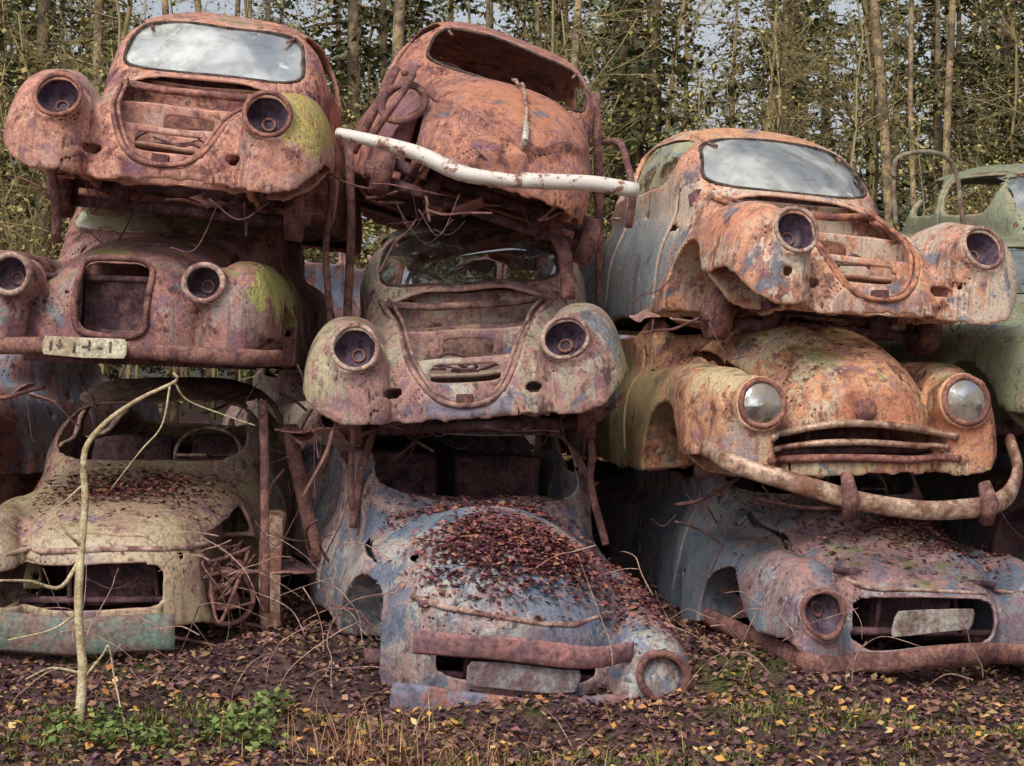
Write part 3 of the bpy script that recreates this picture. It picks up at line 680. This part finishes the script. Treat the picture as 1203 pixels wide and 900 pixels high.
sp=saloon_spec(47,.0,.54,.0,.0,.68,.56,holes=.03); sp['h']=.024
def nb(mat,loc,yaw,roll=0,pitch=0,roof=.9,seed=3,glass=M_GD):
    c=Car(dict(sp,seed=seed)); saloon_fit(c,glass,lamps=True); return c.finish('rusted_saloon_car',mat,loc,yaw,roll,pitch,(1,1,1),basicdeform(.016,1.1,seed,roof))
nb(mp_J,(3.40,.3,.92),18,0,3,.9,5)
nb(mp_J,(4.62,2.8,1.62),14,-3,4,1,7)
nb(mp_K,(3.75,.6,0.1),8,2,0,.75,9)
nb(mp_K,(-3.75,.8,.62),-4,-2,0,.9,11)
nb(mp_D,(-3.7,.5,-.15),0,0,2,.7,13)
nb(mp_K,(-3.3,4.6,1.5),-30,4,0,1,15)
nb(mp_E,(-.9,5.2,.5),20,0,0,.8,17)
nb(mp_F,(1.0,5.4,.55),-10,0,0,.9,19)
nb(mp_K,(2.4,5.2,1.2),70,0,0,.9,21)
df_=[P(1052,265,9.6),P(1050,200,9.6),P(1062,182,9.6),P(1100,180,9.7),P(1122,200,9.8),P(1132,265,9.8)]
e=empty('car_door_frame'); mkmesh('frame',*tubes([(spline(df_,40),.015)],8),simple_mat('door_frame_paint',C(150,146,128),C(120,86,74),6),e)
print('neigh',time.time()-T0)
# ---------------------------------------------------------------- junk between the cars
wp=spline([P(398,156,7.9),P(440,166,7.8),P(490,180,7.75),P(540,203,7.7),P(580,210,7.7),P(612,214,7.7)],24)
wp2=spline([P(612,212,7.7),P(660,214,7.72),P(700,216,7.75),P(748,224,7.8)],14)
e=empty('white_bumper_bar')
t_=NT('white_bar_mat'); v=t_.coord(); n=t_.noise(v,9,9,.75); t_.bsdf(t_.mix(t_.step(n,.52,.58),t_.mix(t_.noise(v,3,4,.5),C(240,236,228),C(208,198,188)),C(150,104,84)),.6,n,.3,.01)
mkmesh('bar_bent',*tubes([(wp,np.interp(np.linspace(0,1,len(wp)),[0,.5,1],[.032,.050,.040]))],10,(1,.8)),t_.m,e)
mkmesh('bar_straight',*tubes([(wp2,.038)],10),t_.m,e)
e=empty('scrap_pipes'); paths=[]
def jr(a,b): return a+(b-a)*random.random()
zones=[((60,320),(205,240),8),((430,700),(215,262),14),((740,1150),(345,380),9),((20,330),(450,485),5),((400,690),(480,515),8),((780,1180),(575,620),10),((330,400),(420,700),9),((190,320),(660,770),6),((0,180),(650,740),4),((380,440),(620,740),6)]
for (x0,x1),(y0,y1),n in zones:
    for _ in range(n):
        d=jr(8.3,9.6); p=P(jr(x0,x1),jr(y0,y1),d); L=jr(.1,.4); pts=[p]; dr=np.array([jr(-1,1),jr(-.6,.6),jr(-.4,.3)]); dr/=np.linalg.norm(dr)
        for k in range(4):
            dr=dr+np.array([jr(-.3,.3),jr(-.3,.3),jr(-.3,.3)]); dr/=np.linalg.norm(dr); pts.append(pts[-1]+dr*L/3)
        paths.append((spline(pts,12),jr(.004,.012)))
mkmesh('pipes',*tubes(paths,6),M_PIPE,e)
paths=[]
for (x0,x1),(y0,y1),n in zones:
    for _ in range(n):
        d=jr(7.95,9.2); p=P(jr(x0,x1),jr(y0,y1),d); q=p+np.array([jr(-.4,.4),jr(-.1,.3),jr(-.3,.1)]); m=(p+q)/2-np.array([0,0,jr(.03,.2)])
        paths.append((spline([p,m,q],12),jr(.002,.005)))
mkmesh('cables',*tubes(paths,4),M_DARK,e)
VV=[];QQ=[];b=0
for (x0,x1),(y0,y1),n in zones:
    for _ in range(n//2):
        d=jr(8.6,9.5); p=P(jr(x0,x1),jr(y0,y1),d); R=Euler((jr(-.5,.5),jr(-.4,.4),jr(0,3))).to_matrix()
        V,Q=box((0,0,0),(jr(.1,.3),jr(.06,.2),.012),R); V=crumple(V,.03,3,random.randint(0,999))+p; VV.append(V);QQ.append(Q+b);b+=len(V)
cc=np.zeros((b,4)); cc[:,:3]=.2
mkmesh('sheet_scraps',np.concatenate(VV),np.concatenate(QQ),mp_D,e,cc)
posts=[]
for a,bq,r in [((62,180,8.3),(66,285,8.4),.026),((385,170,9.0),(392,420,9.0),.020),((410,170,9.2),(405,560,9.2),.026),((406,480,8.1),(355,585,7.9),.012),((412,480,8.4),(414,600,8.3),.016),
                ((655,250,8.9),(668,350,8.7),.04),((700,110,10.4),(708,470,10.2),.03),((308,470,8.3),(312,720,8.3),.024),((340,500,9),(372,660,8.8),.045),((440,500,8.7),(415,620,8.5),.022),((690,500,8.9),(712,640,8.6),.022)]:
    m=(P(*a)+P(*bq))/2
    posts.append((spline([P(*a),m*.5+P(*a)*.5+np.array([jr(-.02,.02),0,0]),m+np.array([jr(-.04,.04),0,0]),P(*bq)],12),r))
mkmesh('bent_posts',*tubes(posts,7,(1,.6)),M_PIPE,e)
# ---------------------------------------------------------------- ground
def gz(x,y):
    b=np.interp(y,[-400,-1.6,0,1.5,4,9,20,400],[0,0,.08,.26,.5,1.0,1.3,1.5])
    n=.035*np.sin(2.1*x+1.3*y)+.03*np.sin(4.3*x-2.2*y+1)+.02*np.sin(7.7*y+3.1*x)+.012*np.sin(15*x+2)*np.sin(13*y)
    m=.16*np.exp(-((x+1.05)/.45)**2-((y-.05)/.45)**2)+.10*np.exp(-((x-1.2)/.5)**2-((y-.1)/.4)**2)+.13*np.exp(-((x+.98)/.20)**2-((y+1.3)/.2)**2)
    return b+n*np.exp(-(y/14)**2)+m
u=np.linspace(-1,1,331); gx=np.sinh(u*5.2)/np.sinh(5.2)*250; gy=np.sinh(u*5.2)/np.sinh(5.2)*250
GX,GY=np.meshgrid(gx,gy,indexing='ij'); V=np.stack([GX,GY,gz(GX,GY)],-1).reshape(-1,3); n=331
i=np.arange(n-1)[:,None]; j=np.arange(n-1)[None,:]; Q=np.stack([i*n+j,(i+1)*n+j,(i+1)*n+j+1,i*n+j+1],-1).reshape(-1,4)
t=NT('forest_floor'); v=t.coord()
a=t.noise(v,1.3,6,.7); b_=t.noise(v,14,6,.75); c_=t.noise(v,60,3,.7)
col=t.ramp(b_,[(.3,C(58,44,48)),(.48,C(96,72,74)),(.6,C(130,100,92)),(.72,C(76,60,60))])
col=t.mix(t.step(a,.52,.64),col,t.mix(c_,C(76,82,44),C(114,112,64)))
col=t.mix(1.0,col,t.ramp(c_,[(.3,(.5,.5,.5)),(.7,(1.4,1.4,1.4))]),'MULTIPLY')
t.bsdf(col,.95,t.mth('ADD',b_,c_),.9,.04)
mkmesh('ground',V,Q,t.m)
def scat(n,x0,x1,y0,y1,fn=None):
    x=x0+(x1-x0)*rng.random(n); y=y0+(y1-y0)*rng.random(n)
    if fn is not None:
        k=rng.random(n)<fn(x,y); x,y=x[k],y[k]
    return x,y
def gpatch(x,y): return .85*np.clip(.9*(np.sin(2.3*x+1)*np.sin(3.1*y+.5)+.6*np.sin(7*x)*np.sin(9*y)+.8*np.sin(17*x+3)*np.sin(15*y+x*5)+.7*np.sin(31*x)*np.sin(37*y+4*x))+.40*(x>.9)+.35*(x<-1.0)-.25*(np.abs(x)<.8)-.05,0,1)*sstep((-.6-y)/.5)
x,y=scat(52000,-4.2,4.2,-2.3,3.0,lambda x,y:1-.45*gpatch(x,y))
ce=np.stack([x,y,gz(x,y)+.004+.02*rng.random(len(x))],1)
lv,lq,lc=leafquads(ce,len(x),.010,.028,[C(132,94,90),C(104,76,82),C(150,112,96),C(80,58,66),C(170,134,108),C(112,86,92),C(136,112,84)],.45)
mkmesh('leaf_litter',lv,lq,M_LEAF,None,lc,False)
x,y=scat(2200,-3.6,3.6,-2.2,.2,lambda x,y:.12+.75*(y<-.6))
ce=np.stack([x,y,gz(x,y)+.03],1)
lv,lq,lc=leafquads(ce,len(x),.010,.026,[C(204,164,90),C(188,140,80),C(174,120,80),C(210,182,124)],.5)
mkmesh('yellow_leaves',lv,lq,M_LEAF,None,lc,False)
def blades(x,y,h0,h1,w,pal,lean=.5):
    n=len(x); z=gz(x,y); a=rng.random(n)*6.28; h=h0+(h1-h0)*rng.random(n); l=lean*rng.random(n)*h
    dx,dy=np.cos(a),np.sin(a); px,py=-dy*w,dx*w
    b0=np.stack([x-px,y-py,z],1);b1=np.stack([x+px,y+py,z],1)
    m0=np.stack([x+dx*l*.4-px*.7,y+dy*l*.4-py*.7,z+h*.6],1);m1=np.stack([x+dx*l*.4+px*.7,y+dy*l*.4+py*.7,z+h*.6],1)
    tp=np.stack([x+dx*l+px*.1,y+dy*l+py*.1,z+h],1);t2=np.stack([x+dx*l,y+dy*l,z+h*1.001],1)
    V=np.stack([b0,b1,m1,m0,t2,tp],1).reshape(-1,3); i=np.arange(n)[:,None]*6
    Q=np.concatenate([i+np.array([[0,1,2,3]]),i+np.array([[3,2,5,4]])])
    pal=np.array([p[:3] for p in pal]); cc=pal[rng.integers(0,len(pal),n)]*(.6+.8*rng.random((n,1)))
    cc=np.repeat(cc,6,0); return V,Q,np.concatenate([cc,np.ones((6*n,1))],1)
x,y=scat(70000,-3.2,3.2,-2.2,-.5,gpatch)
V,Q,cc=blades(x,y,.012,.045,.0035,[C(114,122,66),C(94,106,56),C(140,138,84),C(120,108,74)],1.4)
mkmesh('grass',V,Q,M_LEAF,None,cc,False)
def tuft(x,y): return np.exp(-((x+.45)/.35)**2-((y+1.6)/.3)**2)+.9*np.exp(-((x-1.08)/.10)**2-((y+.55)/.1)**2)*.4+.15*np.exp(-((x-.2)/.5)**2-((y+1.4)/.4)**2)
x,y=scat(9000,-1.6,2.6,-2.2,-.2,tuft)
V,Q,cc=blades(x,y,.05,.17,.0020,[C(166,124,90),C(144,100,78),C(184,152,114)],2.4)
mkmesh('dry_grass',V,Q,M_LEAF,None,cc,False)
n=1100; g=rng.integers(0,26,n); gc=np.stack([-1.85+.95*rng.random(26),-1.65+.45*rng.random(26)],1)
x=gc[g,0]+rng.normal(size=n)*.05; y=gc[g,1]+rng.normal(size=n)*.05; ce=np.stack([x,y,gz(x,y)+.02+.09*rng.random(n)],1)
lv,lq,lc=leafquads(ce,n,.010,.024,[C(108,126,72),C(90,106,62),C(140,146,92)],.6)
mkmesh('green_herbs',lv,lq,M_LEAF,None,lc,False)
# pale dead sapling in front-left
e=empty('bare_sapling'); bark=simple_mat('pale_bark',C(216,202,164),C(178,156,122),14)
sp_=[]
def path(L,r0,r1,n=30):
    pts=spline([P(a,b,d) for a,b,d in L],n); return (pts,np.linspace(r0,r1,len(pts)))
sp_.append(path([(92,855,6.85),(97,790,6.9),(92,720,6.9),(95,650,6.95),(100,590,7.0),(98,545,7.0),(104,520,7.0),(128,493,7.0),(165,468,7.0),(206,448,7.0),(204,438,7.0)],.022,.006,60))
sp_.append(path([(93,660,6.95),(70,690,6.9),(35,683,6.8),(0,682,6.7)],.010,.005))
sp_.append(path([(94,640,6.95),(78,625,6.9),(66,606,6.9),(70,598,6.9)],.009,.004))
sp_.append(path([(204,448,7.0),(220,470,7.05),(262,487,7.1),(300,500,7.1)],.005,.002))
sp_.append(path([(200,452,7.0),(190,500,7.0),(165,530,7.0),(130,575,7.0)],.005,.002))
sp_.append(path([(92,790,6.9),(60,785,6.85),(30,798,6.8)],.006,.003))
sp_.append(path([(96,800,6.9),(120,770,6.9),(128,760,6.9),(135,800,6.9),(150,870,6.7)],.006,.003))
sp_.append(path([(92,720,6.9),(60,740,6.9),(10,752,6.8)],.006,.003))
sp_.append(path([(97,570,7.0),(75,590,7.0),(60,600,7.0)],.005,.002))
mkmesh('stem_and_branches',*tubes(sp_,8),bark,e)
paths=[]
for (x0,x1),(y0,y1),n,d0,d1 in [((190,400),(590,800),24,7.4,8.0),((690,840),(640,820),9,7.2,7.8),((850,1190),(690,800),12,7.2,7.7),((0,200),(700,800),8,7.3,7.8),((330,470),(620,760),8,7.3,7.8)]:
    for _ in range(n):
        p=P(jr(x0,x1),jr(y0,y1),jr(d0,d1)); pts=[p]; dr=np.array([jr(-1,1),jr(-.4,.4),jr(-.2,.8)])
        for k in range(5): dr=dr+np.array([jr(-.4,.4),jr(-.3,.3),jr(-.6,.1)]); dr/=np.linalg.norm(dr); pts.append(pts[-1]+dr*jr(.06,.13))
        paths.append((spline(pts,16),np.linspace(jr(.002,.0045),.0012,16)))
mkmesh('bramble_stems',*tubes([(p,np.linspace(r[0],r[-1],len(p))) for p,r in paths],4),simple_mat('bramble_bark',C(200,166,146),C(150,116,108),10))
# ---------------------------------------------------------------- forest
def grow(p,d,L,r,dep,out,spread=.7,tips=None):
    n=4; pts=[p]; q=np.array(p); dd=np.array(d)
    for k in range(n):
        dd=dd+rng.normal(size=3)*.2; dd/=np.linalg.norm(dd); q=q+dd*L/n; pts.append(q)
    out.append((np.array(pts),np.linspace(r,r*.45,n+1)))
    if dep==0:
        if tips is not None: tips.append(q)
        return
    for k in range(rng.integers(3,6)):
        t=.25+.75*rng.random(); i=int(t*n); pp=pts[i]; nd=dd+rng.normal(size=3)*spread; nd[2]+=.15; nd/=np.linalg.norm(nd)
        grow(pp,nd,L*(.45+.25*rng.random()),r*.5,dep-1,out,spread,tips)
m_bark=simple_mat('grey_bark',C(140,124,96),C(96,84,68),6)
t=NT('twig_bark'); t.bsdf(C(164,148,108),.85); m_twig=t.m
m_fol=attr_mat('foliage_mat')
def baremesh(h,dep,r,leaves,pal,nb_=16):
    out=[];tips=[]
    tr=[np.array([0,0,0.])]
    for k in range(10): tr.append(tr[-1]+np.array([rng.normal()*.07,rng.normal()*.07,h/10]))
    out.append((np.array(tr),np.linspace(r,r*.3,11)))
    for k in range(nb_):
        i=rng.integers(2,10); a=rng.random()*6.28; d=np.array([math.cos(a),math.sin(a),.25+.5*rng.random()]); d/=np.linalg.norm(d)
        grow(tr[i],d,h*(.22+.1*rng.random())*(1.1-i/14),r*.28,dep,out,.6,tips)
    tp=np.array(tips); idx=rng.integers(0,len(tp),leaves); ce=tp[idx]+rng.normal(size=(leaves,3))*.16
    return tubes(out,3),leafquads(ce,leaves,.015,.036,pal,1.2)
def conifer(h):
    out=[([(0,0,0),(0,0,h*.5),(0,0,h)],[.13,.09,.01])]; cs=[]
    for k in range(80):
        z=h*(.08+.9*rng.random()); a=rng.random()*6.28; L=(1-z/h)*1.7+.25; L*=.7+.5*rng.random()
        d=np.array([math.cos(a),math.sin(a),-.15]); p=np.array([0,0,z]); q=p+d*L
        out.append(([p,(p+q)/2+np.array([0,0,.04]),q],[.02,.012,.004])); m=int(26*L)+4
        t=rng.random(m)**.7; cs.append(p+(q-p)*t[:,None]+rng.normal(size=(m,3))*np.array([.10,.10,.07])*(1.1-.4*t[:,None]))
    ce=np.concatenate(cs); n=len(ce)
    return tubes(out,4),leafquads(ce,n,.035,.085,[C(84,92,66),C(70,82,58),C(102,108,72),C(122,120,80),C(126,110,76)],.9)
YP=[C(160,150,92),C(132,126,78),C(172,156,104),C(114,112,74)]
bares=[baremesh(6.5,2,.045,900,YP) for i in range(3)]
shr=[baremesh(3.4,2,.022,600,YP,14) for i in range(2)]
cons=[conifer(9) for i in range(3)]
class Batch:
    def __init__(s): s.V=[];s.Q=[];s.C=[];s.b=0
    def put(s,V,Q,Cc=None): s.V.append(V);s.Q.append(Q+s.b);s.b+=len(V); s.C.append(Cc if Cc is not None else np.zeros((0,4)))
    def make(s,name,mat,par,col=False,smooth=True): return mkmesh(name,np.concatenate(s.V),np.concatenate(s.Q),mat,par,np.concatenate(s.C) if col else None,smooth)
def xf(V,x,y,s,rot,tx=0,ty=0):
    M=np.array(Euler((tx,ty,rot)).to_matrix()); return (V*s)@M.T+np.array([x,y,float(gz(x,y))-.05])
fe=empty('forest_trees'); bt,bf,bc=Batch(),Batch(),Batch()
for k in range(88):
    y=jr(11,28); x=jr(-.42,.42)*(y+8)+jr(-1,1); a=(x,y,jr(.7,1.2),jr(0,6.3)); (tv,tq),(lv,lq,lc)=cons[k%3]; bc.put(xf(tv,*a),tq); bf.put(xf(lv,*a),lq,lc)
for k in range(42):
    y=jr(9,20); x=jr(-.38,.38)*(y+8); a=(x,y,jr(.75,1.2),jr(0,6.3),jr(-.06,.06),jr(-.06,.06)); (tv,tq),(lv,lq,lc)=bares[k%3]; bt.put(xf(tv,*a),tq); bf.put(xf(lv,*a),lq,lc)
for k in range(28):
    y=jr(7.5,14); x=jr(-.38,.38)*(y+8); a=(x,y,jr(.8,1.25),jr(0,6.3),jr(-.15,.15),jr(-.15,.15)); (tv,tq),(lv,lq,lc)=shr[k%2]; bt.put(xf(tv,*a),tq); bf.put(xf(lv,*a),lq,lc)
bt.make('bare_branches',m_twig,fe); bc.make('conifer_trunks',m_bark,fe); bf.make('foliage',m_fol,fe,True,False)
poles=[]
for k in range(34):
    y=jr(9,24); x=jr(-.38,.38)*(y+8); z=gz(x,y); lean=jr(-.5,.5); h=11
    pts=[(x+lean*t+.06*math.sin(3*t*3+k),y,z+h*t) for t in np.linspace(0,1,10)]; poles.append((pts,np.linspace(1,.45,10)*jr(.025,.08)))
V,Q=tubes(poles,7); mkmesh('trunk_poles',V,Q,simple_mat('tan_bark',C(182,158,122),C(112,98,80),5),fe)
for k,(x,y,s) in enumerate([(-4.9,3.6,2.0),(6.3,4.2,2.0),(-5,-16,2.2),(5,-18,2.4)]):
    te=empty('bare_tree'); (tv,tq),_=bares[k%3]; mkmesh('trunk_and_branches',xf(tv,x,y,s,k*1.7,0,0.10 if x<0 else -.10),tq,m_twig,te)
print('forest',time.time()-T0)
# ---------------------------------------------------------------- light & camera
w=bpy.data.worlds.new('World'); scene.world=w; w.use_nodes=True; nt=w.node_tree
bg=nt.nodes['Background']; sky=nt.nodes.new('ShaderNodeTexSky'); sky.sky_type='NISHITA'; sky.sun_disc=False
sky.sun_elevation=math.radians(48); sky.sun_rotation=math.radians(200); sky.dust_density=4
hs=nt.nodes.new('ShaderNodeHueSaturation'); hs.inputs['Saturation'].default_value=.35
nt.links.new(sky.outputs[0],hs.inputs['Color']); nt.links.new(hs.outputs[0],bg.inputs[0]); bg.inputs[1].default_value=.15
sl=bpy.data.lights.new('sun','SUN'); sl.energy=1.5; sl.angle=math.radians(22); sl.color=(1,.94,.84)
so=bpy.data.objects.new('sun',sl); scene.collection.objects.link(so); so.rotation_euler=(math.radians(42),0,math.radians(-20)); so.location=(-3,-9,12)
cam=bpy.data.cameras.new('camera'); cam.sensor_width=36; cam.lens=F/1203*36; cam.clip_end=1000
co=bpy.data.objects.new('camera',cam); scene.collection.objects.link(co); co.location=CAM; co.rotation_euler=(math.radians(90),0,0); scene.camera=co
scene.view_settings.view_transform='Standard'; scene.view_settings.look='None'; scene.view_settings.exposure=0
print('done',time.time()-T0)
